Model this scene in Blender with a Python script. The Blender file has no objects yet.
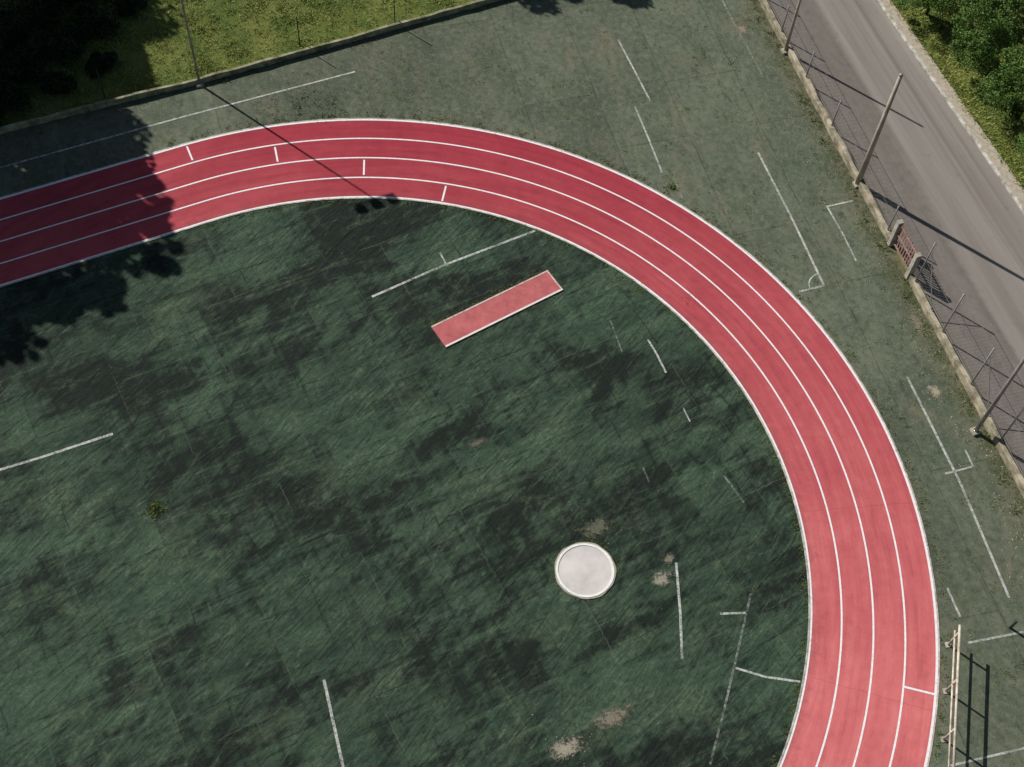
import bpy, math, random
import numpy as np
from mathutils import Vector, Matrix
random.seed(7); rng=np.random.default_rng(7)
scene=bpy.context.scene
col=scene.collection
# ------------------------------------------------------------------ survey
TAU,F,RHO,H=0.5649,1314.5,0.0812,42.577
def G(px,py):
    """surveyed aerial point -> metres on the ground plane"""
    u=px-512; v=383.5-py
    c,s=math.cos(RHO),math.sin(RHO)
    u,v=c*u-s*v, s*u+c*v
    w=F*math.cos(TAU)-v*math.sin(TAU)
    return (u/w*H,(F*math.sin(TAU)+v*math.cos(TAU))/w*H)
C=np.array([-5.109,19.495]); RI,RO=16.153,20.571; LW=(RO-RI)/4
TH=math.radians(118.6)
TAN=np.array([math.sin(TH),-math.cos(TH)])
C2=C-TAN*40
# ------------------------------------------------------------------ nodes
def mat(name):
    m=bpy.data.materials.new(name); m.use_nodes=True
    nt=m.node_tree; b=nt.nodes["Principled BSDF"]
    b.inputs["Roughness"].default_value=.9
    b.inputs["Specular IOR Level"].default_value=.2
    return m,nt,b
def N(nt,t,**k):
    n=nt.nodes.new(t)
    for a,v in k.items(): setattr(n,a,v)
    return n
def coords(nt,rot=0.0,scale=(1,1,1),loc=(0,0,0)):
    """world position, turned by rot, THEN stretched"""
    g=N(nt,"ShaderNodeNewGeometry"); mp=N(nt,"ShaderNodeMapping"); m2=N(nt,"ShaderNodeMapping")
    mp.inputs["Rotation"].default_value=(0,0,rot)
    m2.inputs["Scale"].default_value=scale; m2.inputs["Location"].default_value=loc
    nt.links.new(g.outputs["Position"],mp.inputs["Vector"]); nt.links.new(mp.outputs[0],m2.inputs["Vector"]); return m2.outputs[0]
def noise(nt,vec,scale,detail=5,rough=.55,dist=0.0):
    n=N(nt,"ShaderNodeTexNoise"); n.inputs["Scale"].default_value=scale; n.inputs["Detail"].default_value=detail
    n.inputs["Roughness"].default_value=rough; n.inputs["Distortion"].default_value=dist
    nt.links.new(vec,n.inputs["Vector"]); return n.outputs["Fac"]
def ramp(nt,fac,a,b,ca=(0,0,0,1),cb=(1,1,1,1)):
    r=N(nt,"ShaderNodeValToRGB"); e=r.color_ramp.elements
    if a>b: a,b,ca,cb=b,a,cb,ca
    e[0].position=a; e[1].position=b
    e[0].color=ca if len(ca)==4 else (*ca,1); e[1].color=cb if len(cb)==4 else (*cb,1)
    nt.links.new(fac,r.inputs[0]); return r.outputs[0]
def mix(nt,fac,a,b,mode="MIX"):
    m=N(nt,"ShaderNodeMix",data_type="RGBA",blend_type=mode)
    for i,x in ((0,fac),(6,a),(7,b)):
        if isinstance(x,bpy.types.NodeSocket): nt.links.new(x,m.inputs[i])
        else:
            m.inputs[i].default_value = x if i==0 else ((*x,1) if len(x)==3 else x)
    return m.outputs[2]
def math_(nt,op,a,b=None,clamp=False):
    m=N(nt,"ShaderNodeMath",operation=op,use_clamp=clamp)
    for i,x in ((0,a),(1,b)):
        if x is None: continue
        if isinstance(x,bpy.types.NodeSocket): nt.links.new(x,m.inputs[i])
        else: m.inputs[i].default_value=x
    return m.outputs[0]
def bump(nt,b,h,strength=.5,dist=.05):
    n=N(nt,"ShaderNodeBump"); n.inputs["Strength"].default_value=strength; n.inputs["Distance"].default_value=dist
    nt.links.new(h,n.inputs["Height"]); nt.links.new(n.outputs[0],b.inputs["Normal"])
def wobble(nt,v,scale,amt):
    L=nt.links
    nn=N(nt,"ShaderNodeTexNoise"); nn.inputs["Scale"].default_value=scale; nn.inputs["Detail"].default_value=6; L.new(v,nn.inputs["Vector"])
    sc=N(nt,"ShaderNodeVectorMath",operation="SCALE"); sc.inputs["Scale"].default_value=amt; L.new(nn.outputs["Color"],sc.inputs[0])
    w=N(nt,"ShaderNodeVectorMath",operation="ADD"); L.new(v,w.inputs[0]); L.new(sc.outputs[0],w.inputs[1]); return w.outputs[0]
def brick(nt,v,bw,rh,mort,c1,c2,cm,off=.37):
    br=N(nt,"ShaderNodeTexBrick",offset=off,squash=1.0)
    br.inputs["Scale"].default_value=1; br.inputs["Brick Width"].default_value=bw; br.inputs["Row Height"].default_value=rh
    br.inputs["Mortar Size"].default_value=mort; br.inputs["Mortar Smooth"].default_value=.4
    for n,c in (("Color1",c1),("Color2",c2),("Mortar",cm)): br.inputs[n].default_value=(c,c,c,1)
    nt.links.new(v,br.inputs["Vector"]); return br.outputs["Color"]
def simple(name,c,c2=None,scale=4,rough=.8,bs=.3,metal=0):
    m,nt,b=mat(name); v=coords(nt)
    c2=c2 or tuple(x*.6 for x in c)
    f=ramp(nt,noise(nt,v,scale,6,.65),.35,.65)
    nt.links.new(mix(nt,f,c,c2),b.inputs["Base Color"]); b.inputs["Roughness"].default_value=rough; b.inputs["Metallic"].default_value=metal
    bump(nt,b,noise(nt,v,scale*8,4),bs,.01); return m

def turf_mat():
    m,nt,b=mat("worn_dark_turf"); L=nt.links
    A=math.radians(-31)
    v=coords(nt,A)
    # ragged seams: coarse drift plus fine fraying
    vw=wobble(nt,wobble(nt,v,.5,.28),6,.14)
    big=noise(nt,coords(nt,A,(.75,1.25,1),(3.1,7.7,0)),.26,8,.64,.5)
    mid=noise(nt,coords(nt,A,(.6,1.3,1),(11,2,0)),.8,9,.72,.4)
    sa=noise(nt,coords(nt,math.radians(-31),(.26,1.9,1),(5,1,0)),1.2,9,.72,.5)
    sb=noise(nt,coords(nt,math.radians(59),(.30,1.8,1),(2,8,0)),1.2,9,.72,.5)
    sc_=noise(nt,coords(nt,math.radians(-68),(.34,1.7,1),(31,8,0)),1.5,9,.72,.6)
    fine=noise(nt,v,5,8,.82,.4)
    fine2=noise(nt,v,14,6,.8,.2)
    grain=noise(nt,v,38,3,.75)
    rows=brick(nt,vw,6.7,2.05,.0,0,1,.5,.41)
    vx=wobble(nt,wobble(nt,coords(nt,A,(1,1,1),(3.3,1.1,0)),.5,.28),6,.14)
    rows2=brick(nt,vx,3.9,4.1,.0,0,1,.5,.6)
    seam=brick(nt,vw,6.7,2.05,.030,0,0,1,.41)
    seam2=brick(nt,vx,3.9,4.1,.024,0,0,1,.6)
    def cen(x,k): return math_(nt,"MULTIPLY",math_(nt,"SUBTRACT",x,.5),k)
    gp=N(nt,"ShaderNodeNewGeometry").outputs["Position"]; loc=None
    for px,py,r,a in ((330,245,3.2,.09),(430,290,2.4,.07),(250,475,2.8,.09),(80,375,3,.08),(470,400,2.6,.08),(660,450,2.4,.03),(560,480,2.6,-.02),(700,395,2.2,.07),(755,470,1.8,.06),(480,600,2.8,.06),(340,600,2.8,.07),(420,700,2.4,.05),(600,390,2,.06),(250,370,2.4,.07),(160,420,2.2,.05),(60,620,2.4,.05),(740,560,1.6,.04),
                      (50,450,2.2,-.07),(360,430,2.2,-.06),(130,575,2.6,-.06),(120,700,3.0,-.05),(600,300,2,-.06),(570,650,2.2,-.06),(640,700,2.2,-.05),(760,640,2,-.06),(290,340,1.4,-.04),(220,650,2.2,-.04),(190,300,1.8,-.05),(700,600,2,-.05)):
        x,y=G(px,py)
        dn=N(nt,"ShaderNodeVectorMath",operation="DISTANCE"); L.new(gp,dn.inputs[0]); dn.inputs[1].default_value=(x,y,.014)
        e=math_(nt,"MULTIPLY",math_(nt,"SUBTRACT",1.0,math_(nt,"DIVIDE",dn.outputs["Value"],r*1.5),True),a)
        loc=e if loc is None else math_(nt,"ADD",loc,e)
    c=mix(nt,ramp(nt,mid,.30,.68),(.015,.033,.021),(.056,.090,.056))
    tone=math_(nt,"ADD",math_(nt,"MULTIPLY",rows,.30),math_(nt,"MULTIPLY",rows2,.28))
    tone=math_(nt,"SUBTRACT",math_(nt,"ADD",tone,.80),math_(nt,"MULTIPLY",loc,1.6))
    cmb=N(nt,"ShaderNodeCombineColor"); 
    for i in range(3): L.new(tone,cmb.inputs[i])
    c=mix(nt,1.0,c,cmb.outputs[0],"MULTIPLY")
    st=math_(nt,"ADD",big,loc)
    for x,k in ((sa,.58),(sb,.46),(sc_,.42),(fine,.44),(rows,-.065),(rows2,-.06)): st=math_(nt,"ADD",st,cen(x,k))
    c=mix(nt,math_(nt,"MULTIPLY",ramp(nt,st,.47,.62),.88),c,(.0075,.0112,.0096))
    for q,k in ((sb,.585),(sa,.575),(sc_,.59)):
        s2=math_(nt,"ADD",cen(q,1.0),cen(fine,.55)); s2=math_(nt,"ADD",math_(nt,"ADD",s2,.5),math_(nt,"MULTIPLY",loc,.5))
        c=mix(nt,math_(nt,"MULTIPLY",ramp(nt,s2,k,k+.10),.75),c,(.009,.0140,.0115))
    for q,k in ((sc_,.36),(sa,.42)):
        s3=math_(nt,"ADD",math_(nt,"SUBTRACT",.5,cen(q,1.0)),cen(fine,.45))
        c=mix(nt,math_(nt,"MULTIPLY",ramp(nt,s3,.575,.70),k),c,(.100,.132,.085))
    pl=noise(nt,coords(nt,A,(.8,1.3,1),(21,13,0)),.30,9,.74,.5)
    pl=math_(nt,"SUBTRACT",math_(nt,"ADD",math_(nt,"ADD",pl,cen(fine,.30)),cen(rows2,.04)),math_(nt,"MULTIPLY",loc,.5))
    c=mix(nt,math_(nt,"MULTIPLY",ramp(nt,pl,.54,.70),.42),c,(.108,.145,.085))
    c=mix(nt,math_(nt,"MULTIPLY",ramp(nt,fine,.46,.66),.55),c,mix(nt,1.0,c,(1.9,1.9,1.75),"MULTIPLY"))
    c=mix(nt,math_(nt,"MULTIPLY",ramp(nt,fine,.48,.32),.62),c,mix(nt,1.0,c,(.40,.44,.44),"MULTIPLY"))
    c=mix(nt,math_(nt,"MULTIPLY",ramp(nt,fine2,.55,.70),.40),c,mix(nt,1.0,c,(2.0,1.95,1.75),"MULTIPLY"))
    c=mix(nt,math_(nt,"MULTIPLY",ramp(nt,fine2,.45,.32),.45),c,(.009,.014,.011))
    brk=ramp(nt,noise(nt,coords(nt,0,(1,1,1),(7,9,0)),.6,5,.7),.42,.58)
    c=mix(nt,math_(nt,"MULTIPLY",math_(nt,"MULTIPLY",seam,brk),.65),c,(.010,.014,.011))
    brk2=ramp(nt,noise(nt,coords(nt,0,(1,1,1),(27,19,0)),.6,5,.7),.46,.60)
    c=mix(nt,math_(nt,"MULTIPLY",math_(nt,"MULTIPLY",seam2,brk2),.50),c,(.11,.125,.085))
    fo=noise(nt,coords(nt,math.radians(-55),(.30,1.7,1),(3,3,0)),1.5,4,.55,1.6)
    fm=ramp(nt,noise(nt,coords(nt,0,(1,1,1),(47,29,0)),.35,4,.6),.44,.56)
    fl=math_(nt,"MULTIPLY",ramp(nt,math_(nt,"ABSOLUTE",math_(nt,"SUBTRACT",fo,.5)),.024,.0),fm)
    c=mix(nt,math_(nt,"MULTIPLY",fl,.60),c,(.008,.012,.010))
    c=mix(nt,math_(nt,"MULTIPLY",ramp(nt,grain,.60,.74),.38),c,(.16,.185,.125))
    L.new(c,b.inputs["Base Color"])
    hh=math_(nt,"ADD",math_(nt,"MULTIPLY",fo,.9),math_(nt,"MULTIPLY",fine,.6))
    bump(nt,b,hh,.68,.12)
    return m
def court_mat():
    m,nt,b=mat("faded_green_hardcourt"); L=nt.links
    A=math.radians(71); v=coords(nt,A)
    n1=noise(nt,coords(nt,A,(.5,1,1)),.45,9,.68,.5); n2=noise(nt,v,3.5,8,.75,.3); g=noise(nt,v,35,3,.75); n3=noise(nt,coords(nt,A,(1,1,1),(9,4,0)),.22,7,.65)
    c=mix(nt,ramp(nt,n1,.32,.68),(.074,.094,.062),(.140,.158,.108))
    c=mix(nt,math_(nt,"MULTIPLY",ramp(nt,n3,.48,.68),.70),c,(.055,.079,.052))
    rw=brick(nt,wobble(nt,coords(nt,A),.5,.2),9,3.3,.025,.82,1.12,.5)
    c=mix(nt,.85,c,mix(nt,1.0,c,rw,"MULTIPLY"))
    c=mix(nt,math_(nt,"MULTIPLY",ramp(nt,n2,.5,.72),.60),c,(.23,.22,.16))
    c=mix(nt,math_(nt,"MULTIPLY",ramp(nt,n2,.48,.30),.72),c,(.036,.044,.030))
    n4=noise(nt,coords(nt,A,(1,1,1),(3,40,0)),1.4,9,.82,.6)
    c=mix(nt,math_(nt,"MULTIPLY",ramp(nt,n4,.55,.64),.65),c,(.058,.088,.026))
    n5=noise(nt,coords(nt,A,(.5,1.5,1),(33,4,0)),1.1,9,.8,1.0)
    c=mix(nt,math_(nt,"MULTIPLY",ramp(nt,n5,.57,.66),.60),c,(.030,.037,.027))
    n6=noise(nt,coords(nt,A,(.6,1.2,1),(63,14,0)),.5,9,.78,.8)
    c=mix(nt,math_(nt,"MULTIPLY",ramp(nt,n6,.54,.68),.62),c,(.19,.155,.110))
    c=mix(nt,math_(nt,"MULTIPLY",ramp(nt,g,.58,.70),.60),c,(.30,.28,.23))
    c=mix(nt,math_(nt,"MULTIPLY",ramp(nt,g,.42,.32),.60),c,(.03,.038,.024))
    gg=N(nt,"ShaderNodeNewGeometry"); dp=N(nt,"ShaderNodeVectorMath",operation="DOT_PRODUCT"); L.new(gg.outputs["Position"],dp.inputs[0]); dp.inputs[1].default_value=(.944,.330,0)
    dd=math_(nt,"SUBTRACT",8.80*.944+53.87*.330,dp.outputs["Value"])
    dd=math_(nt,"ADD",dd,math_(nt,"MULTIPLY",math_(nt,"SUBTRACT",n2,.5),1.8))
    c=mix(nt,math_(nt,"MULTIPLY",ramp(nt,math_(nt,"MULTIPLY",dd,.5),.60,.06),.75),c,mix(nt,ramp(nt,n4,.40,.58),(.175,.145,.10),(.045,.06,.02)))
    L.new(c,b.inputs["Base Color"]); bump(nt,b,math_(nt,"ADD",n2,math_(nt,"MULTIPLY",g,.3)),.5,.05)
    return m
def track_mat():
    m,nt,b=mat("red_rubber_track"); L=nt.links
    v=coords(nt)
    n1=noise(nt,v,.35,6,.6,.3); n2=noise(nt,v,2.2,7,.7); g=noise(nt,v,40,3,.7)
    gg=N(nt,"ShaderNodeNewGeometry")
    sb=N(nt,"ShaderNodeVectorMath",operation="SUBTRACT"); L.new(gg.outputs["Position"],sb.inputs[0]); sb.inputs[1].default_value=(C[0],C[1],0)
    s3=N(nt,"ShaderNodeSeparateXYZ"); L.new(sb.outputs[0],s3.inputs[0])
    ln=N(nt,"ShaderNodeVectorMath",operation="LENGTH"); L.new(sb.outputs[0],ln.inputs[0]); rad=ln.outputs["Value"]
    an=math_(nt,"ARCTAN2",s3.outputs[1],s3.outputs[0])
    cv=N(nt,"ShaderNodeCombineXYZ"); L.new(math_(nt,"MULTIPLY",rad,3.4),cv.inputs[0]); L.new(math_(nt,"MULTIPLY",an,5),cv.inputs[1])
    ns=noise(nt,cv.outputs[0],1.0,8,.70,.2)
    c=mix(nt,ramp(nt,n1,.3,.7),(.43,.060,.068),(.50,.082,.088))
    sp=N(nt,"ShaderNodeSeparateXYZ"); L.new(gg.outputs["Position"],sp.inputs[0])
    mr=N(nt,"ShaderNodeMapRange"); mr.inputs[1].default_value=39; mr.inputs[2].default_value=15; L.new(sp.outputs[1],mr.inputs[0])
    c=mix(nt,mr.outputs[0],mix(nt,1.0,c,(.72,.48,.66),"MULTIPLY"),mix(nt,1.0,c,(1.32,2.15,2.0),"MULTIPLY"))  # sun haze painted into the rubber colour: crimson far end, pale coral near end
    c=mix(nt,math_(nt,"MULTIPLY",ramp(nt,ns,.51,.70),.45),c,mix(nt,1.0,c,(1.22,1.8,1.65),"MULTIPLY"))
    c=mix(nt,math_(nt,"MULTIPLY",ramp(nt,ns,.49,.30),.58),c,mix(nt,1.0,c,(.64,.60,.64),"MULTIPLY"))
    c=mix(nt,math_(nt,"MULTIPLY",ramp(nt,n2,.5,.30),.40),c,mix(nt,1.0,c,(.62,.62,.66),"MULTIPLY"))
    c=mix(nt,math_(nt,"MULTIPLY",ramp(nt,n2,.55,.75),.28),c,mix(nt,1.0,c,(1.25,1.8,1.65),"MULTIPLY"))
    c=mix(nt,math_(nt,"MULTIPLY",ramp(nt,g,.42,.30),.38),c,(.20,.04,.045))
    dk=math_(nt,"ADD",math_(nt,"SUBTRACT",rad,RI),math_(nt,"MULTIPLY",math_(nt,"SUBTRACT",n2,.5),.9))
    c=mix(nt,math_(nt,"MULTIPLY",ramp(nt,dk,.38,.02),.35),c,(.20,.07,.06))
    jt=math_(nt,"COMPARE",math_(nt,"FRACT",math_(nt,"ADD",math_(nt,"MULTIPLY",an,2.6),math_(nt,"MULTIPLY",n1,.05))),.5); jt.node.inputs[2].default_value=.0022
    c=mix(nt,math_(nt,"MULTIPLY",jt,.25),c,(.20,.04,.045))
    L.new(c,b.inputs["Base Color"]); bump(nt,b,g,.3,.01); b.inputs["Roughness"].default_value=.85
    return m
def paint_mat(name,lo,hi,c=(.72,.72,.70),sc=5):
    m,nt,b=mat(name); L=nt.links; v=coords(nt)
    n=noise(nt,v,sc,8,.8)
    n2=noise(nt,v,.8,3,.6)
    s=math_(nt,"ADD",math_(nt,"MULTIPLY",n,.7),math_(nt,"MULTIPLY",n2,.3))
    f=ramp(nt,s,lo,hi)
    L.new(mix(nt,ramp(nt,noise(nt,v,9,3),.3,.7),c,tuple(x*.8 for x in c)),b.inputs["Base Color"])
    t=N(nt,"ShaderNodeBsdfTransparent"); mx=N(nt,"ShaderNodeMixShader")
    L.new(f,mx.inputs[0]); L.new(t.outputs[0],mx.inputs[1]); L.new(b.outputs[0],mx.inputs[2])
    L.new(mx.outputs[0],nt.nodes["Material Output"].inputs[0]); return m
def road_mat():
    m,nt,b=mat("patched_asphalt"); L=nt.links
    ang=math.radians(68.5)
    n1=noise(nt,coords(nt,ang,(.05,1.3,1)),1.2,6,.55,.1); n2=noise(nt,coords(nt),2.5,8,.72); g=noise(nt,coords(nt),60,3,.7)
    n3=noise(nt,coords(nt,ang,(.03,2.2,1),(0,5,0)),1.6,5,.5,.05)
    c=mix(nt,ramp(nt,n1,.32,.68),(.185,.162,.140),(.290,.262,.232))
    c=mix(nt,math_(nt,"MULTIPLY",ramp(nt,n3,.52,.66),.32),c,(.13,.114,.100))
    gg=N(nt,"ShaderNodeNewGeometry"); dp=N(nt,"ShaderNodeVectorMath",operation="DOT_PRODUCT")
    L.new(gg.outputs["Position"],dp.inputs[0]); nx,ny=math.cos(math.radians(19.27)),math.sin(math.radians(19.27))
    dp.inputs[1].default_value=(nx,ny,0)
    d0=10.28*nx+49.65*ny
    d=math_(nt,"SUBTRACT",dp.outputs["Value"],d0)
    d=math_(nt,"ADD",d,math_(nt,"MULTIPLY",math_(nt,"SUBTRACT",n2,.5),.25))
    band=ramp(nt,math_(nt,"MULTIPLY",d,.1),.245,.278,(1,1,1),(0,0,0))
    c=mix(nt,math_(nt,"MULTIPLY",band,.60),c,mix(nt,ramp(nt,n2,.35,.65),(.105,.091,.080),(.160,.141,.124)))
    c=mix(nt,math_(nt,"MULTIPLY",ramp(nt,math_(nt,"MULTIPLY",d,.5),.30,.05),.4),c,(.25,.22,.17))
    c=mix(nt,math_(nt,"MULTIPLY",ramp(nt,g,.58,.7),.28),c,(.37,.34,.30))
    c=mix(nt,math_(nt,"MULTIPLY",ramp(nt,n2,.42,.27),.40),c,(.095,.083,.074))
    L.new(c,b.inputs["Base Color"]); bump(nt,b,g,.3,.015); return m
def grass_ground():
    m,nt,b=mat("rough_grass_soil"); L=nt.links; v=coords(nt)
    n1=noise(nt,v,.6,8,.68,.4); n2=noise(nt,v,5,8,.8)
    c=mix(nt,ramp(nt,n1,.38,.62),(.065,.110,.018),(.185,.205,.048))
    c=mix(nt,math_(nt,"MULTIPLY",ramp(nt,n2,.5,.7),.6),c,(.27,.25,.10))
    c=mix(nt,math_(nt,"MULTIPLY",ramp(nt,n2,.45,.3),.7),c,(.028,.045,.012))
    L.new(c,b.inputs["Base Color"]); bump(nt,b,n2,1,.12); return m
def leaf_mat(name,a,b_,sc=1.3,lo=.25,hi=.85):
    m,nt,b=mat(name); L=nt.links
    g=N(nt,"ShaderNodeNewGeometry"); n=noise(nt,coords(nt),sc,5,.75)
    f=math_(nt,"ADD",math_(nt,"MULTIPLY",g.outputs["Random Per Island"],.3),math_(nt,"MULTIPLY",n,.8))
    L.new(mix(nt,ramp(nt,f,lo,hi),a,b_),b.inputs["Base Color"]); b.inputs["Roughness"].default_value=.6
    return m
TURF,COURT,TRACK,ROAD,GRASSG=turf_mat(),court_mat(),track_mat(),road_mat(),grass_ground()
LANE=paint_mat("lane_line_paint",.28,.42,(.90,.88,.87),6)
FAINT=paint_mat("worn_line_paint",.37,.60,(.66,.68,.62),7)
VFAINT=paint_mat("very_worn_line_paint",.44,.70,(.46,.50,.42),7)
CONC=simple("pale_concrete",(.48,.44,.37),(.26,.24,.20),2.5)
KERB=simple("kerb_concrete",(.66,.63,.58),(.24,.22,.18),3)
WALLM=simple("weathered_wall_concrete",(.50,.43,.32),(.15,.14,.09),2.2)
WALLG=simple("mossy_wall_concrete",(.40,.37,.24),(.10,.11,.055),2.4)
METAL=simple("galvanised_steel",(.40,.39,.37),(.26,.25,.24),3,.5,.1,.4)
DARKM=simple("dark_steel",(.06,.06,.06),(.04,.04,.04),3,.6,.1,.2)
POLEM=simple("pale_concrete_pole",(.50,.44,.35),(.32,.28,.22),2)
RUST=simple("faded_brown_painted_steel",(.36,.22,.18),(.20,.12,.10),4)
BARK=simple("tree_bark",(.10,.075,.05),(.05,.038,.026),6)
WHITEM=simple("chipped_white_paint",(.66,.60,.50),(.36,.30,.22),5)
SLAB=simple("trowelled_concrete_slab",(.68,.64,.60),(.52,.485,.46),1.1,.85,.15)
RIMM=simple("white_painted_rim",(.88,.88,.84),(.70,.70,.64),6)
GLASS=simple("lamp_glass",(.5,.5,.5),(.4,.4,.4),3,.2,.05)
GRAVEL=simple("sandy_gravel",(.48,.42,.33),(.33,.29,.22),5,.95,.5)
LEAF=leaf_mat("tree_leaves",(.014,.032,.009),(.050,.080,.022))
LEAFK=leaf_mat("shade_darkened_leaves",(.008,.016,.006),(.030,.048,.016),1.0)  # near-black leaf colour deepens the shade in the wall corner
LEAFD=leaf_mat("shrub_leaves",(.034,.085,.015),(.150,.245,.050),2.2,.30,.75)
BLADE=leaf_mat("grass_blades",(.060,.110,.014),(.34,.37,.095),.75,.30,.66)
WEED=leaf_mat("weed_blades",(.050,.085,.020),(.19,.21,.06))
# ------------------------------------------------------------------ builders
def obj(name,verts,faces,m,parent=None,smooth=False):
    me=bpy.data.meshes.new(name); me.from_pydata([tuple(map(float,v)) for v in verts],[],faces); me.materials.append(m); me.update()
    if smooth:
        for p in me.polygons: p.use_smooth=True
    o=bpy.data.objects.new(name,me); col.objects.link(o)
    if parent: o.parent=parent
    return o
def struct(o,label=None,kind="structure",cat=None):
    o["kind"]=kind
    if label: o["label"]=label
    if cat: o["category"]=cat
    return o
def thing(o,label,cat,group=None):
    o["label"]=label; o["category"]=cat
    if group: o["group"]=group
    return o
def empty(name,loc=(0,0,0)):
    e=bpy.data.objects.new(name,None); e.location=loc; e.empty_display_size=.3; col.objects.link(e); return e
def sheet(name,pts,z,m):
    return obj(name,[(p[0],p[1],z) for p in pts],[list(range(len(pts)))],m)
def ring_pts(r,n=160):
    out=[]
    for i in range(n+1):
        a=TH-math.pi*i/n; out.append((C[0]+r*math.cos(a),C[1]+r*math.sin(a)))
    for i in range(n+1):
        a=TH-math.pi-math.pi*i/n; out.append((C2[0]+r*math.cos(a),C2[1]+r*math.sin(a)))
    return out
def band(name,r0,r1,z,m,h=0):
    a=ring_pts(r0); b=ring_pts(r1); n=len(a); 
    v=[(p[0],p[1],z+h) for p in a]+[(p[0],p[1],z+h) for p in b]
    f=[(i,(i+1)%n,n+(i+1)%n,n+i) for i in range(n)]
    if h:
        v+=[(p[0],p[1],z) for p in a]+[(p[0],p[1],z) for p in b]
        f+=[(i,2*n+i,2*n+(i+1)%n,(i+1)%n) for i in range(n)]+[(n+i,n+(i+1)%n,3*n+(i+1)%n,3*n+i) for i in range(n)]
    return obj(name,v,f,m)
def strip(name,pts,w,z,m):
    pts=[np.array(p,float) for p in pts]; L=[];R=[]
    for i,p in enumerate(pts):
        a=pts[max(i-1,0)];b=pts[min(i+1,len(pts)-1)]; d=(b-a)/np.linalg.norm(b-a); n=np.array([-d[1],d[0]])
        L.append(p+n*w/2);R.append(p-n*w/2)
    k=len(pts); v=[(*p,z) for p in L]+[(*p,z) for p in R]
    return obj(name,v,[(k+i,k+i+1,i+1,i) for i in range(k-1)],m)
def tube(name,pts,radii,m,parent=None,n=10,cap=True):
    pts=[Vector(p) for p in pts]; V=[];Fc=[]
    for i,p in enumerate(pts):
        d=(pts[min(i+1,len(pts)-1)]-pts[max(i-1,0)]).normalized()
        ref=Vector((1,0,0)) if abs(d.x)<.9 else Vector((0,1,0))
        a=d.cross(ref).normalized(); b=d.cross(a)
        for k in range(n):
            t=2*math.pi*k/n; V.append(p+(a*math.cos(t)+b*math.sin(t))*radii[i])
    for i in range(len(pts)-1):
        for k in range(n): Fc.append((i*n+k,i*n+(k+1)%n,(i+1)*n+(k+1)%n,(i+1)*n+k))
    if cap: Fc.append(list(range(n))[::-1]); Fc.append([(len(pts)-1)*n+k for k in range(n)])
    return obj(name,V,Fc,m,parent,smooth=n>6)
def box(name,c,size,m,parent=None,ang=0,bev=.01):
    import bmesh
    bm=bmesh.new(); bmesh.ops.create_cube(bm,size=1)
    for v in bm.verts: v.co=Vector((v.co.x*size[0],v.co.y*size[1],v.co.z*size[2]))
    if bev: bmesh.ops.bevel(bm,geom=bm.edges[:],offset=bev,segments=2,affect='EDGES')
    bmesh.ops.transform(bm,matrix=Matrix.Translation(c)@Matrix.Rotation(ang,4,'Z'),verts=bm.verts)
    me=bpy.data.meshes.new(name); bm.to_mesh(me); bm.free(); me.materials.append(m)
    o=bpy.data.objects.new(name,me); col.objects.link(o)
    if parent: o.parent=parent
    return o
def wallmesh(name,pts,w,h,m,seg=1.0):
    P=[]
    for a,b in zip(pts[:-1],pts[1:]):
        a=np.array(a);b=np.array(b); k=max(1,int(np.linalg.norm(b-a)/seg))
        for i in range(k): P.append(a+(b-a)*i/k)
    P.append(np.array(pts[-1])); V=[];Fc=[]
    for i,p in enumerate(P):
        a=P[max(i-1,0)];b=P[min(i+1,len(P)-1)]; d=(b-a)/np.linalg.norm(b-a); n=np.array([-d[1],d[0]])
        j=random.uniform(-.02,.02); hh=h+random.uniform(-.03,.03); p=p+n*j; ww=w*random.uniform(.85,1.1)
        for s,z in ((1,0),(1,hh-.02),(.85,hh),(-.85,hh),(-1,hh-.02),(-1,0)):
            q=p+n*ww/2*s; V.append((q[0],q[1],z))
    for i in range(len(P)-1):
        for k in range(5): Fc.append((i*6+k,i*6+k+1,(i+1)*6+k+1,(i+1)*6+k))
    Fc.append([0,5,4,3,2,1]); e=(len(P)-1)*6; Fc.append([e,e+1,e+2,e+3,e+4,e+5])
    return obj(name,V,Fc,m)
# ------------------------------------------------------------------ ground sheets
S=900
struct(sheet("ground",[(-S,-S),(S,-S),(S,S),(-S,S)],0,GRASSG))
TOP=np.array([8.80,53.87]); wr=np.array([.3300,-.9440]); wl=np.array([-.8853,-.4650])
court=[tuple(TOP),tuple(TOP+wr*122),(-80,-62),tuple(TOP+wl*100)]
struct(sheet("hardcourt_ground",court,.010,COURT))
struct(sheet("infield_turf",ring_pts(RI+.05),.014,TURF))
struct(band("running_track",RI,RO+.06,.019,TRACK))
for i in range(1,4): struct(band("lane_line",RI+LW*i-.033,RI+LW*i+.033,.0235,LANE))
struct(band("lane_line",RO-.06,RO+.03,.0235,LANE))
struct(band("lane_line",RI+.01,RI+.08,.0235,LANE))
struct(band("track_kerb",RI-.055,RI+.003,.0,KERB,.035))
struct(band("track_kerb",RO+.04,RO+.085,.0,KERB,.026))
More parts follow.
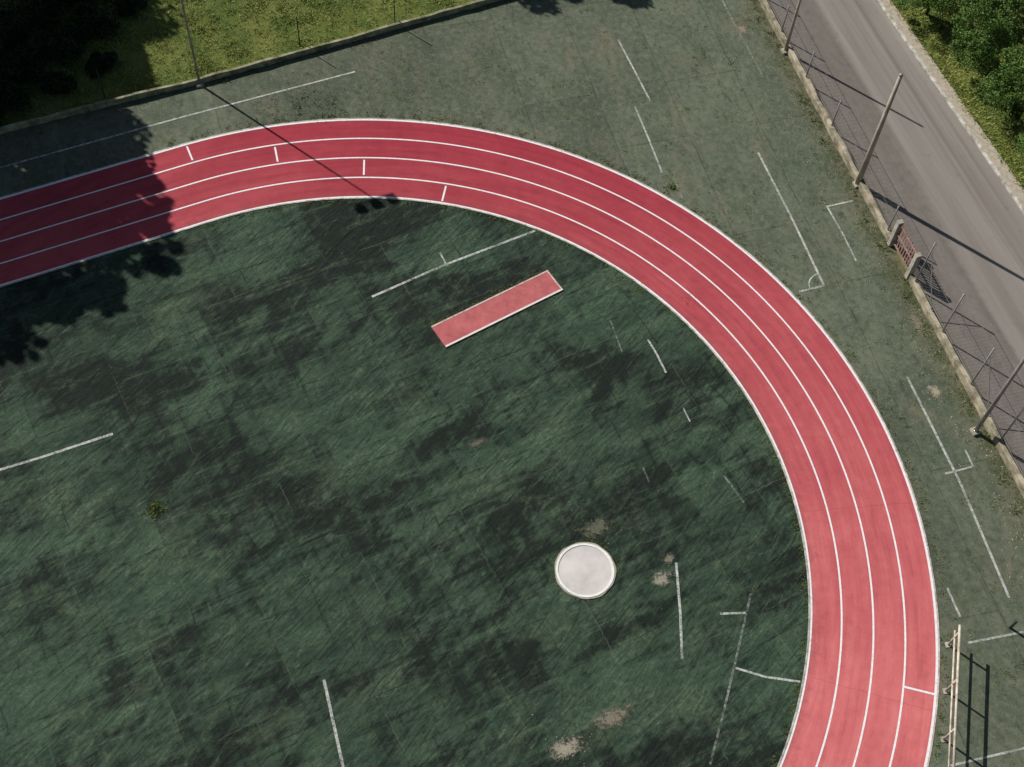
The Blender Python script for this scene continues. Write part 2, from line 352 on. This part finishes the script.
# road
rn=np.array([.944,.330])
q0=np.array([15.82,50.31]);q1=np.array([21.19,37.56]); rd=(q1-q0)/np.linalg.norm(q1-q0)
w0=TOP-wr*60+rn*.1; w1=TOP+wr*60+rn*.1
struct(sheet("road",[tuple(w0),tuple(w1),tuple(q0+rd*60),tuple(q0-rd*55)],.012,ROAD))
rdn=np.array([-rd[1],rd[0]]); 
if rdn[0]<0: rdn=-rdn
struct(sheet("gravel_verge",[tuple(q0-rd*55+rdn*.16),tuple(q0+rd*60+rdn*.16),tuple(q0+rd*60+rdn*.85),tuple(q0-rd*55+rdn*.60)],.008,GRAVEL))
struct(wallmesh("road_kerb",[tuple(q0-rd*40+rdn*.08),tuple(q0+rd*50+rdn*.08)],.14,.10,KERB,2))
# ------------------------------------------------------------------ painted marks
def mark(pts,w,m,z=.0235): return struct(strip("pitch_marking",[G(*p) for p in pts],w,z,m))
T=[([(372,297),(445,265),(535,231)],.10,FAINT),([(440,253),(447,266)],.07,FAINT),
 ([(0,168),(90,143),(180,118),(355,72)],.085,FAINT),
 ([(618,40),(634,70),(650,101)],.08,FAINT),([(635,107),(649,140),(662,173)],.08,FAINT),([(673,176),(682,198)],.06,VFAINT),
 ([(758,153),(790,215),(824,286)],.095,FAINT),([(827,207),(842,233),(856,261)],.075,FAINT),([(826,207),(853,201)],.075,FAINT),
 ([(722,0),(740,35),(762,75)],.08,VFAINT),([(824,286),(799,292)],.09,FAINT),
 ([(907,377),(960,483),(1009,598)],.095,FAINT),([(945,474),(972,467)],.08,FAINT),([(965,450),(973,467)],.07,FAINT),([(947,588),(960,617)],.08,FAINT),
 ([(648,340),(657,355),(666,373)],.08,FAINT),([(683,408),(690,422)],.06,FAINT),([(643,468),(649,482)],.06,VFAINT),([(724,476),(744,503)],.07,VFAINT),
 ([(676,563),(680,610),(682,659)],.09,FAINT),([(735,668),(765,677),(800,682)],.08,FAINT),([(720,614),(746,613)],.08,FAINT),
 ([(752,588),(738,650),(724,710),(710,765)],.08,VFAINT),([(324,680),(335,730),(346,780)],.10,FAINT),([(-30,479),(40,458),(113,434)],.10,FAINT),
 ([(968,643),(1030,631)],.08,FAINT),([(950,766),(1030,747)],.08,FAINT),([(610,320),(622,352)],.05,VFAINT)]
for p,w,m in T: mark(p,w,m)
a0=np.array(G(824,286)); 
d1=np.array(G(758,153))-a0; d1/=np.linalg.norm(d1); d2=np.array(G(799,292))-a0; d2/=np.linalg.norm(d2)
struct(strip("pitch_marking",[tuple(a0+.62*(d1*math.cos(t)+d2*math.sin(t))) for t in np.linspace(0,math.pi/2,12)],.06,.0275,FAINT))
def tick(px,py,lane,w=.075,sh=.10):
    d=np.array(G(px,py))-C
    s=float(np.dot(d,TAN)); r0=RO-lane*LW+.03+sh; r1=RO-(lane-1)*LW-.03-sh
    if s<0 and np.dot(d,[-TAN[1],TAN[0]])>0: n=np.array([math.cos(TH),math.sin(TH)]); b=C+TAN*s
    else: a=math.atan2(d[1],d[0]); n=np.array([math.cos(a),math.sin(a)]); b=C
    struct(strip("start_line",[tuple(b+n*r0),tuple(b+n*r1)],w,.0275,LANE))
tick(192,159,1);tick(277,158,2);tick(364,169,3);tick(444,194,4);tick(920,691,1,.075,0)
# dirt patches
def patch(name,px,py,r,c,asp=1.5,ang=.5,z=.0275,lo=.56,hi=.66):
    m,nt,b=mat(name+"_soil"); L=nt.links
    tc=N(nt,"ShaderNodeTexCoord"); ln=N(nt,"ShaderNodeVectorMath",operation="LENGTH"); L.new(tc.outputs["Object"],ln.inputs[0])
    n=noise(nt,coords(nt),4.5,9,.85,.6)
    fall=math_(nt,"SUBTRACT",1.0,ln.outputs["Value"])
    s=math_(nt,"ADD",math_(nt,"MULTIPLY",fall,.30),math_(nt,"MULTIPLY",n,.85))
    f=math_(nt,"MULTIPLY",ramp(nt,s,lo,hi),ramp(nt,fall,.02,.3)); g2=noise(nt,coords(nt),25,3,.7)
    L.new(mix(nt,ramp(nt,g2,.3,.7),c,tuple(x*.55 for x in c)),b.inputs["Base Color"])
    t=N(nt,"ShaderNodeBsdfTransparent"); mx=N(nt,"ShaderNodeMixShader")
    L.new(f,mx.inputs[0]); L.new(t.outputs[0],mx.inputs[1]); L.new(b.outputs[0],mx.inputs[2]); L.new(mx.outputs[0],nt.nodes["Material Output"].inputs[0])
    x,y=G(px,py)
    o=obj(name,[(math.cos(a)*1.0,math.sin(a)*1.0,0) for a in np.linspace(0,2*math.pi,33)[:-1]],[list(range(32))],m)
    o.location=(x,y,z); o.scale=(r*asp,r,1); o.rotation_euler=(0,0,ang); struct(o); return o
zz=[0]
def P(px,py,r,c,**k):
    zz[0]+=1; patch("dirt_patch",px,py,r,c,z=.024+.0004*zz[0],**k)
SAND=(.38,.35,.27)
P(662,579,.5,SAND,asp=1.3); P(566,748,.6,SAND,asp=1.8); P(612,718,.6,(.24,.22,.16),asp=2.4); P(935,392,.45,(.42,.36,.27),ang=-1.2); P(596,528,.6,(.14,.15,.10),asp=1.8)
P(975,400,.5,(.28,.25,.18),asp=3,ang=-1.23); P(918,325,.5,(.24,.22,.15),asp=3,ang=-1.23)
P(742,30,.4,(.32,.27,.20),ang=-1.2); P(478,443,.3,(.14,.14,.10),asp=2.5); P(668,560,.3,(.22,.21,.16),asp=1.6)
# ------------------------------------------------------------------ runway
rc=[np.array(G(*p)) for p in ((431,328),(546,270),(565,291),(446,347))]
cen=sum(rc)/4; ax=(rc[1]-rc[0]+rc[2]-rc[3]); ln=np.linalg.norm(ax)/2; ax=ax/np.linalg.norm(ax); wd=(np.linalg.norm(rc[3]-rc[0])+np.linalg.norm(rc[2]-rc[1]))/2; an=math.atan2(ax[1],ax[0])
rw=empty("jump_runway",(cen[0],cen[1],0.014)); thing(rw,"short red rubber jumping runway with worn white edges on turf","runway")
RWM,nt,b=mat("worn_red_runway"); v=coords(nt); n=noise(nt,v,1.3,7,.68); n2=noise(nt,v,8,6,.78)
c=mix(nt,ramp(nt,n,.38,.66),(.52,.145,.145),(.38,.095,.100)); c=mix(nt,math_(nt,"MULTIPLY",ramp(nt,n2,.56,.70),.35),c,(.60,.34,.29)); c=mix(nt,math_(nt,"MULTIPLY",ramp(nt,n2,.42,.30),.40),c,(.16,.06,.05)); nt.links.new(c,b.inputs["Base Color"]); bump(nt,b,n2,.4,.01)
def rbox(name,lx,ly,sx,sy,h,m,z0=0):
    o=box(name,(0,0,0),(sx,sy,h),m,rw,0,.008); o.location=(ax[0]*lx-ax[1]*ly,ax[1]*lx+ax[0]*ly,z0+h/2); o.rotation_euler=(0,0,an); return o
rbox("rubber_surface",0,0,ln,wd,.04,RWM)
LN2=paint_mat("runway_edge_paint",.36,.54,(.74,.66,.60),8); LN3=paint_mat("runway_edge_paint_fresh",.26,.42,(.84,.80,.76),8)
rbox("edge_line",0,wd/2-.05,ln-.02,.06,.006,LN2,.041); rbox("edge_line",0,-wd/2+.05,ln-.02,.08,.006,LN3,.041)
rbox("end_line",ln/2-.05,0,.06,wd-.18,.006,LN2,.041)
# ------------------------------------------------------------------ throwing circle
sx,sy=.0729*H,.4566*H
tc=empty("throwing_circle",(sx,sy,.014)); thing(tc,"round pale concrete throwing circle with white rim","throwing circle")
def ringobj(name,r0,r1,h,m,n=72):
    V=[];Fc=[]
    for i in range(n):
        a=2*math.pi*i/n; k=1+.012*math.sin(a*5+1)+.008*math.sin(a*11) if r1>1.05 else 1
        for r,z in ((r0,0),(r0,h),(r1*k,h),(r1*k,0)): V.append((r*math.cos(a),r*math.sin(a),z))
    for i in range(n):
        j=(i+1)%n
        for k in range(3): Fc.append((i*4+k,j*4+k,j*4+k+1,i*4+k+1))
    return obj(name,V,Fc,m,tc)
ringobj("steel_rim",.955,1.035,.05,RIMM); ringobj("outer_collar",1.035,1.09,.035,CONC)
obj("concrete_slab",[(.955*math.cos(a),.955*math.sin(a),.03) for a in np.linspace(0,2*math.pi,73)[:-1]],[list(range(72))],SLAB,tc)
# ------------------------------------------------------------------ walls
o=wallmesh("low_concrete_wall",[tuple(TOP+wl*90),G(0,133),G(200,83),G(500,0),tuple(TOP+wl*.3)],.15,.30,WALLG,.7); thing(o,"low mossy concrete wall edging the rough grass","wall")
gA,gB=np.array(G(897,243)),np.array(G(913,276))
wallx=lambda t: TOP+wr*t
tA=float(np.dot(gA-TOP,wr)); tB=float(np.dot(gB-TOP,wr))
o=wallmesh("boundary_wall",[tuple(wallx(-30)),tuple(wallx(tA-.17))],.19,.38,WALLM); thing(o,"low pale concrete boundary wall beside the asphalt road","wall","boundary walls along the road")
o=wallmesh("boundary_wall",[tuple(wallx(tB+.17)),tuple(wallx(tB+60))],.19,.38,WALLM); thing(o,"low pale concrete boundary wall beside the asphalt road","wall","boundary walls along the road")
ge=empty("slatted_gate",(*wallx((tA+tB)/2),0)); thing(ge,"faded brown slatted metal gate between pale concrete pillars","gate")
wang=math.atan2(wr[1],wr[0])
def grel(p,t,off=0): q=wallx(t)+rn*off-wallx((tA+tB)/2); return (q[0],q[1],p)
for t in (tA,tB):
    b_=box("pillar",(0,0,0),(.24,.24,1.5),CONC,ge,0,.02); b_.location=grel(.75,t); b_.rotation_euler=(0,0,wang)
L_=tB-tA-.26
for z in (.3,.85,1.38):
    b_=box("rail",(0,0,0),(L_,.05,.06),RUST,ge,0,.005); b_.location=grel(z,(tA+tB)/2); b_.rotation_euler=(0,0,wang)
k=9
for i in range(k):
    b_=box("slat",(0,0,0),(.07,.025,1.3),RUST,ge,0,.004); b_.location=grel(.82,tA+.2+(tB-tA-.4)*i/(k-1),.04); b_.rotation_euler=(0,0,wang)
# ------------------------------------------------------------------ chain link fence
def fence(t0,t1,h,label,mesh=True,step=3.2):
    e=empty("chain_link_fence",(*wallx(t0),0)); thing(e,label,"fence","chain-link fence runs on the boundary wall")
    def R(t,z,off=.0): q=wallx(t)+rn*off-wallx(t0); return (q[0],q[1],z)
    n=max(1,round((t1-t0)/step)); 
    for i in range(n+1):
        t=t0+(t1-t0)*i/n; tube("post",[R(t,.33),R(t+.03,h)],[.034,.032],METAL,e,8)
        if mesh and i%2==0 and i<n: tube("brace",[R(t+.05,h-.5),R(t+1.5,.40)],[.020,.020],METAL,e,6)
    V=[];Fc=[]; dz=h-.45; sp=.16
    def w(a,b,r=.0022):
        a=Vector(a);b=Vector(b); d=(b-a).normalized(); nn=Vector((rn[0],rn[1],0)); s=d.cross(nn)*r; nn=nn*r; k=len(V)
        V.extend([a+s,a+nn,a-s,b+s,b+nn,b-s]); Fc.extend([(k,k+1,k+4,k+3),(k+1,k+2,k+5,k+4),(k+2,k,k+3,k+5)])
    for z in (.5,.5+(h-.55)/2,h-.05): w(R(t0,z,.04),R(t1,z,.04),.011)
    t=t0-dz
    while t<t1:
        for sgn in (0,1):
            a0_,a1_=t,t+dz; zA,zB=(.42,h-.05) if sgn==0 else (h-.05,.42)
            lo=max(a0_,t0);hi=min(a1_,t1)
            if hi>lo:
                z=lambda q:zA+(zB-zA)*(q-a0_)/dz
                w(R(lo,z(lo),.07),R(hi,z(hi),.07))
        t+=sp if mesh else .22
    obj("wire_mesh",V,Fc,METAL,e)
fence(tB+.5,tB+26,2.9,"tall galvanised chain-link fence on the wall beside the road",True,2.6)
fence(-2,tA-.5,1.9,"low chain-link fence on the boundary wall beside the road",False,3.0)
# ------------------------------------------------------------------ poles
def lamp_pole(x,y,h,r,m,heads,label,group=None,nheads=2):
    e=empty("floodlight_pole",(x,y,0)); thing(e,label,"lamp post",group)
    box("base_plate",(0,0,.06),(.34,.34,.12),CONC,e,.4,.02)
    tube("shaft",[(0,0,.1),(0,0,h*.5),(0,0,h)],[r,r*.82,r*.62],m,e,14)
    if heads:
        tube("crossbar",[(-.75,-.4,h-.12),(.75,.4,h-.12)],[.04,.04],METAL,e,8)
        for s in np.linspace(-1,1,nheads):
            b_=box("lamp_head",(0,0,0),(.42,.32,.16),METAL,e,0,.03); b_.location=(.62*s,.33*s-.18,h+.02); b_.rotation_euler=(-.5,0,.45)
            g_=box("lamp_glass",(0,0,0),(.34,.25,.012),GLASS,b_,0,.003); g_.location=(0,0,-.088)
    else:
        tube("cap",[(0,0,h),(0,0,h+.07)],[r*.7,r*.4],METAL,e,12)
    return e
x,y=G(200,85); lamp_pole(x,y,8.1,.055,METAL,True,"tall thin grey floodlight pole beside the low wall",None,3)
x,y=G(785,52); lamp_pole(x,y,5.6,.075,POLEM,False,"plain grey pole by the boundary wall","poles along the boundary wall")
x,y=G(857,185); lamp_pole(x,y,6.45,.125,POLEM,False,"thick pale tan pole at the boundary wall","poles along the boundary wall")
x,y=G(975,432); lamp_pole(x,y,7.4,.085,METAL,True,"grey steel floodlight pole inside the boundary wall","poles along the boundary wall")
for px,py,h in ((300,49,1.7),(395,27,1.7),(105,101,1.7)):
    x,y=G(px,py-3); e=empty("wire_post",(x,y,0)); thing(e,"thin dark steel post behind the low wall","post","thin posts by the low wall")
    tube("shaft",[(0,0,0),(0,0,h)],[.025,.022],DARKM,e,8); tube("cap",[(0,0,h),(0,0,h+.03)],[.03,.012],DARKM,e,8)
# ------------------------------------------------------------------ railing
r0=np.array(G(948,645)); r1=np.array(G(941,790))
re_=empty("steel_railing",(r0[0],r0[1],0.01)); thing(re_,"two-rail white painted railing beside the running track","railing")
rv=r1-r0; Lr=np.linalg.norm(rv); 
for i in range(4):
    q=rv*i/3; tube("post",[(q[0],q[1],0),(q[0],q[1],1.2)],[.04,.04],WHITEM,re_,10); box("foot_plate",(q[0],q[1],.015),(.2,.2,.03),CONC,re_,.2,.005)
for z,rr in ((1.2,.045),(.7,.035)):
    q0_=-rv/Lr*.25; q1_=rv+rv/Lr*.2; tube("rail",[(q0_[0],q0_[1],z),(q1_[0],q1_[1],z)],[rr,rr],WHITEM,re_,10)
x,y=G(1010,628); e=empty("short_bollard",(x,y,0)); thing(e,"short dark steel stub post on faded court","post"); tube("shaft",[(0,0,0),(0,0,.55)],[.05,.05],DARKM,e,10); tube("cap",[(0,0,.55),(0,0,.6)],[.06,.03],DARKM,e,10)
# ------------------------------------------------------------------ foliage
def quads(name,P_,size,m,parent=None):
    n=len(P_); P_=np.array(P_)
    a=rng.normal(size=(n,3)); a/=np.linalg.norm(a,axis=1)[:,None]
    b=rng.normal(size=(n,3)); b=np.cross(a,b); b/=np.linalg.norm(b,axis=1)[:,None]
    s=(size*rng.uniform(.6,1.3,n))[:,None]
    V=np.stack([P_-a*s,P_+b*s*.5,P_+a*s,P_-b*s*.5],1).reshape(-1,3)
    me=bpy.data.meshes.new(name); me.vertices.add(4*n); me.vertices.foreach_set("co",V.ravel())
    me.loops.add(4*n); me.loops.foreach_set("vertex_index",np.arange(4*n)); me.polygons.add(n)
    me.polygons.foreach_set("loop_start",np.arange(0,4*n,4)); me.polygons.foreach_set("loop_total",np.full(n,4))
    me.update(); me.validate(); me.materials.append(m); o=bpy.data.objects.new(name,me); col.objects.link(o)
    if parent: o.parent=parent
    return o
def tree(x,y,h,r,label,nl=9000,leaf=.11,m=LEAF,name="broadleaf_tree",cat="tree",group="trees around the sports ground",zc=None,squash=.8,cr0=(.20,.40),kk=1):
    e=empty(name,(x,y,0)); thing(e,label,cat,group)
    zc=zc or h-r*squash
    tw=.03*h
    tube("trunk",[(0,0,0),(.1,.05,zc*.5),(.05,.1,zc),(0,.1,zc+r*.4)],[tw,tw*.75,tw*.5,tw*.2],BARK,e,10)
    cl=[]
    k=int((16+r*6)*kk)
    for i in range(k):
        d=rng.normal(size=3); d/=np.linalg.norm(d); rr=r*rng.uniform(.35,1.0); c=np.array([d[0]*rr,d[1]*rr,zc+d[2]*rr*squash])
        c[2]=max(c[2],.35 if zc>1 else .15); cl.append((c,r*rng.uniform(*cr0)))
        if i<7: tube("limb",[(.05,.08,zc*.6),tuple(c*np.array([.5,.5,1])*.9+np.array([0,0,zc*.05])),tuple(c)],[tw*.4,tw*.22,tw*.06],BARK,e,6)
    P_=[]
    for c,cr in cl:
        n=nl//k; d=rng.normal(size=(n,3)); d/=np.linalg.norm(d,axis=1)[:,None]
        P_.append(c+d*(cr*rng.uniform(.3,1.35,n)**.5)[:,None]*np.array([1,1,.8]))
    P_=np.concatenate(P_); P_=P_[P_[:,2]>.08]
    quads("crown",P_,leaf,m,e); return e
SD=np.array([.829,-.559]); COT=1/math.tan(math.radians(38))
def shade(sx_,sy_,zc,r,nl=6000,leaf=.20,cr0=(.18,.38)):
    q=np.array([sx_,sy_])-SD*COT*zc
    tree(q[0],q[1],zc+r*.8,r,"tall leafy tree standing in rough grass beyond the low wall",nl,leaf,zc=zc,cr0=cr0)
for a in ((-18.6,36.3,7.8,2.4),(-19.3,33.6,7.9,2.4),(-20.8,30.8,7.8,2.5),(-21.5,36.0,8.2,3.0),(-20.0,39.6,8,2.7),(-22.8,40.0,8.5,3.0),(-20.4,44.6,8.6,3.0),(-23.5,45.5,9,3.),(-22.0,48.0,9,2.6),(-18.6,42.0,8,1.7),(-1.0,49.9,7.5,2.0),(3.2,50.8,7.5,2.1),(-21.8,43.0,8.6,2.8),(-22.6,33.6,8,2.8)): shade(*a)
for px,py,r,zc in ((138,178,.9,10.5),(118,160,.7,10.3),(150,232,1.0,10.5),(112,255,1.4,10.5),(70,290,1.5,10.6),(30,310,1.6,10.8),(15,345,.9,10.8),(140,205,1.0,10.4),(160,262,.7,10.3),(110,300,.6,10.4)):
    x,y=G(px,py); shade(x,y,zc,r,2600,.13,(.14,.32))
for x,y,h,r in ((18.2,49.6,3.0,1.7),(20.9,50.6,3.8,2.1),(19.9,46.7,3.2,1.8),(22.5,47.4,4.0,2.1),(21.4,43.6,3.2,1.8),(23.8,44.4,3.8,2.),(22.7,40.6,3.0,1.7),(19.2,52.8,3.6,1.9),(24.4,50.9,4.5,2.3),(25.0,41.5,3.4,1.9),(24.0,37.6,2.8,1.5)):
    tree(x,y,h,r,"dense green shrubby tree beside the road verge",17000,.046,LEAFD,"shrub_tree","tree","shrubby trees beside the road",zc=h*.5,squash=.85,cr0=(.10,.26),kk=1.8)
for px,py,r in ((5,110,1.1),(20,75,1.4),(8,40,1.5),(55,55,1.3),(60,88,.8),(95,30,1.2),(50,15,1.5),(100,68,.7),(130,8,.8),(90,-10,1.4)):
    x,y=G(px,py); tree(x,y,r*.9,r,"low shrub added to darken the shaded corner behind the low wall",5000,.06,LEAFK,"added_shade_shrub","shrub","shrubs added to darken the corner behind the low wall",zc=r*.35,squash=.5,cr0=(.18,.36))  # shrubs added because the shaded grass alone stays too bright
def blades(name,pts,hmin,hmax,m,per=6,spread=.08):
    n=len(pts)*per; base=np.repeat(np.array(pts),per,axis=0)+rng.normal(size=(n,2))*spread
    h=rng.uniform(hmin,hmax,n); a=rng.uniform(0,2*math.pi,n); w=h*.12+.005; le=rng.uniform(.1,1.1,n)
    d=np.stack([np.cos(a),np.sin(a)],1); pd=np.stack([-d[:,1],d[:,0]],1)
    z0=np.full((n,1),.01)
    A=np.hstack([base-pd*w[:,None],z0]);B=np.hstack([base+pd*w[:,None],z0]);T_=np.hstack([base+d*(h*le)[:,None],(h*.85)[:,None]])
    V=np.stack([A,B,T_],1).reshape(-1,3)
    me=bpy.data.meshes.new(name); me.vertices.add(3*n); me.vertices.foreach_set("co",V.ravel()); me.loops.add(3*n); me.loops.foreach_set("vertex_index",np.arange(3*n)); me.polygons.add(n)
    me.polygons.foreach_set("loop_start",np.arange(0,3*n,3)); me.polygons.foreach_set("loop_total",np.full(n,3)); me.update(); me.materials.append(m)
    o=bpy.data.objects.new(name,me); col.objects.link(o); return o
pts=[]
n_=np.array([-wl[1],wl[0]]); n_=n_ if n_[1]>0 else -n_
for i in range(10000):
    t=rng.uniform(4,44); d=.15+rng.uniform(0,1)*12
    pts.append(tuple(TOP+wl*t+n_*d))
for i in range(600):
    c0=TOP+wl*rng.uniform(4,44)+n_*(.3+rng.uniform(0,1)*11); r_s=rng.uniform(.08,.3)
    for j in range(int(rng.uniform(8,26))): pts.append((c0[0]+rng.normal()*r_s,c0[1]+rng.normal()*r_s))
struct(blades("meadow_grass",pts,.03,.14,BLADE,6,.09),"rough sunlit meadow grass beyond the low wall","stuff","grass")
pts=[]
for i in range(6000):
    q=q0+rd*rng.uniform(-8,24)+rdn*(.70+rng.uniform(0,1)**1.3*6); pts.append(tuple(q))
struct(blades("verge_grass",pts,.05,.16,BLADE,6,.10),"rough grass beside the gravel road verge","stuff","grass")
pts=[];big_=[]
def clump(c,r,n,L_=None):
    L_=pts if L_ is None else L_
    for i in range(n): L_.append((c[0]+rng.normal()*r,c[1]+rng.normal()*r))
for t in np.arange(0,45,.10):
    if rng.uniform()<.8: clump(TOP+wr*t-rn*rng.uniform(.12,.6),.12,int(rng.uniform(1,7)))
    if rng.uniform()<.06: clump(TOP+wr*t-rn*rng.uniform(.15,.6),.12,4,big_)
for t in np.arange(0,45,.16):
    if rng.uniform()<.8: clump(TOP+wl*t-n_*rng.uniform(.05,.4),.1,int(rng.uniform(1,7)))
    if rng.uniform()<.05: clump(TOP+wl*t-n_*rng.uniform(.1,.5),.1,4,big_)
for i in range(500):
    a=rng.uniform(-1.2,2.1); rr=RI-.12-abs(rng.normal())*.07
    clump(C+rr*np.array([math.cos(a),math.sin(a)]),.04,2)
for i in range(300):
    a=rng.uniform(-.6,2.1); rr=RO+.16+abs(rng.normal())*.14; clump(C+rr*np.array([math.cos(a),math.sin(a)]),.06,3)
for px,py,r,n in ((155,510,.15,30),(672,188,.10,12),(330,112,.3,5),(300,106,.3,5),(970,400,.3,5)): clump(G(px,py),r,n,big_)
for k in range(110):
    s=rng.uniform(-.5,.5); sd=1 if k%5 else -1; q=cen+ax*s*ln+np.array([-ax[1],ax[0]])*(wd/2+rng.uniform(-.06,.08))*sd; clump(q,.05,4)
for k in range(40):
    a=rng.uniform(0,6.28); clump((sx+1.13*math.cos(a),sy+1.13*math.sin(a)),.04,2)
for px,py,r,n in ((155,510,.3,40),(668,180,.1,10),(560,150,.2,10),(330,108,.5,50),(300,104,.5,50),(270,108,.4,30),(405,95,.4,22),(730,60,.3,20),(745,20,.3,24),(640,100,.2,8),(825,160,.4,14),(860,225,.3,30),(880,210,.25,14),(800,120,.4,14),(915,300,.3,30),(940,350,.3,30),(965,395,.35,32),(990,445,.3,18),(700,60,.5,16),(590,535,.3,18),(690,300,.15,8),(735,590,.3,8),(985,500,.4,14),(1000,690,.3,8),(900,330,.4,14),(680,20,.5,16),(560,110,.6,16),(480,70,.6,20),(380,70,.6,24),(300,80,.6,20)):
    clump(G(px,py),r,n)
for i in range(900):
    c0=G(rng.uniform(250,1020),rng.uniform(0,700))
    if math.hypot(c0[0]-C[0],c0[1]-C[1])>RO+.4 and np.dot(np.array(c0)-TOP,rn)<-.3 and np.dot(np.array(c0)-TOP,n_)<-.3: clump(c0,.15,int(rng.uniform(1,7)))
struct(blades("weed_tufts",pts,.02,.09,WEED,6,.05),"small green weeds growing through cracks in the court","stuff","weeds")
struct(blades("tall_weeds",big_,.06,.17,WEED,7,.05),"taller leafy weeds by walls kerbs and cracks","stuff","weeds")
V=[];Fc=[]
def stone(x,y,s):
    k=len(V); 
    for dx,dy,dz in ((1,0,0),(0,1,0),(-1,0,0),(0,-1,0),(0,0,1)): V.append((x+dx*s*random.uniform(.6,1.2),y+dy*s*random.uniform(.6,1.2),.012+dz*s*.8))
    Fc.extend([(k,k+1,k+4),(k+1,k+2,k+4),(k+2,k+3,k+4),(k+3,k,k+4)])
for i in range(1400):
    q=TOP+wr*rng.uniform(0,45)-rn*(.2+abs(rng.normal())*.9); stone(*q,rng.uniform(.01,.036))
for i in range(900):
    q=q0+rd*rng.uniform(-5,25)+rdn*rng.uniform(.15,.85); stone(*q,rng.uniform(.008,.025))
for px,py,s_,n in ((592,533,.5,40),(662,579,.35,20),(566,748,.6,40),(690,250,2,60),(780,80,2,120),(900,330,1.5,120),(640,60,3,160),(560,30,3,100)):
    c0=G(px,py)
    for i in range(n):
        p_=(c0[0]+rng.normal()*s_,c0[1]+rng.normal()*s_)
        if RI-.2<math.hypot(p_[0]-C[0],p_[1]-C[1])<RO+.2: continue
        stone(*p_,rng.uniform(.01,.028))
struct(obj("loose_gravel",V,Fc,GRAVEL),"loose pale stones scattered by the wall and verge","stuff","gravel")
# ------------------------------------------------------------------ light
EL=math.radians(38)
d=Vector((.829*math.cos(EL),-.559*math.cos(EL),-math.sin(EL)))
ld=bpy.data.lights.new("sun","SUN"); ld.energy=5.0; ld.angle=math.radians(.53); ld.color=(1,.96,.90)
so=bpy.data.objects.new("sun",ld); so.rotation_euler=d.to_track_quat('-Z','Y').to_euler(); so.location=(-30,20,40); col.objects.link(so)
w=bpy.data.worlds.new("World"); scene.world=w; w.use_nodes=True; nt=w.node_tree
sk=nt.nodes.new("ShaderNodeTexSky"); sk.sky_type='NISHITA'; sk.sun_disc=False; sk.sun_elevation=EL; sk.sun_rotation=math.atan2(-.829,.559)
nt.links.new(sk.outputs[0],nt.nodes["Background"].inputs[0]); nt.nodes["Background"].inputs[1].default_value=.05
scene.view_settings.view_transform='Standard'; scene.view_settings.look='None'; scene.view_settings.exposure=0
# ------------------------------------------------------------------ camera
cd=bpy.data.cameras.new("camera"); cd.sensor_fit='HORIZONTAL'; cd.sensor_width=36; cd.lens=F/1024*36; cd.clip_end=3000
co=bpy.data.objects.new("camera",cd); col.objects.link(co)
fwd=Vector((0,math.sin(TAU),-math.cos(TAU))); up0=Vector((0,math.cos(TAU),math.sin(TAU))); X=Vector((1,0,0))
r_=X*math.cos(RHO)+up0*math.sin(RHO); u_=-X*math.sin(RHO)+up0*math.cos(RHO)
M=Matrix((r_,u_,-fwd)).transposed().to_4x4(); M.translation=Vector((0,0,H)); co.matrix_world=M
scene.camera=co
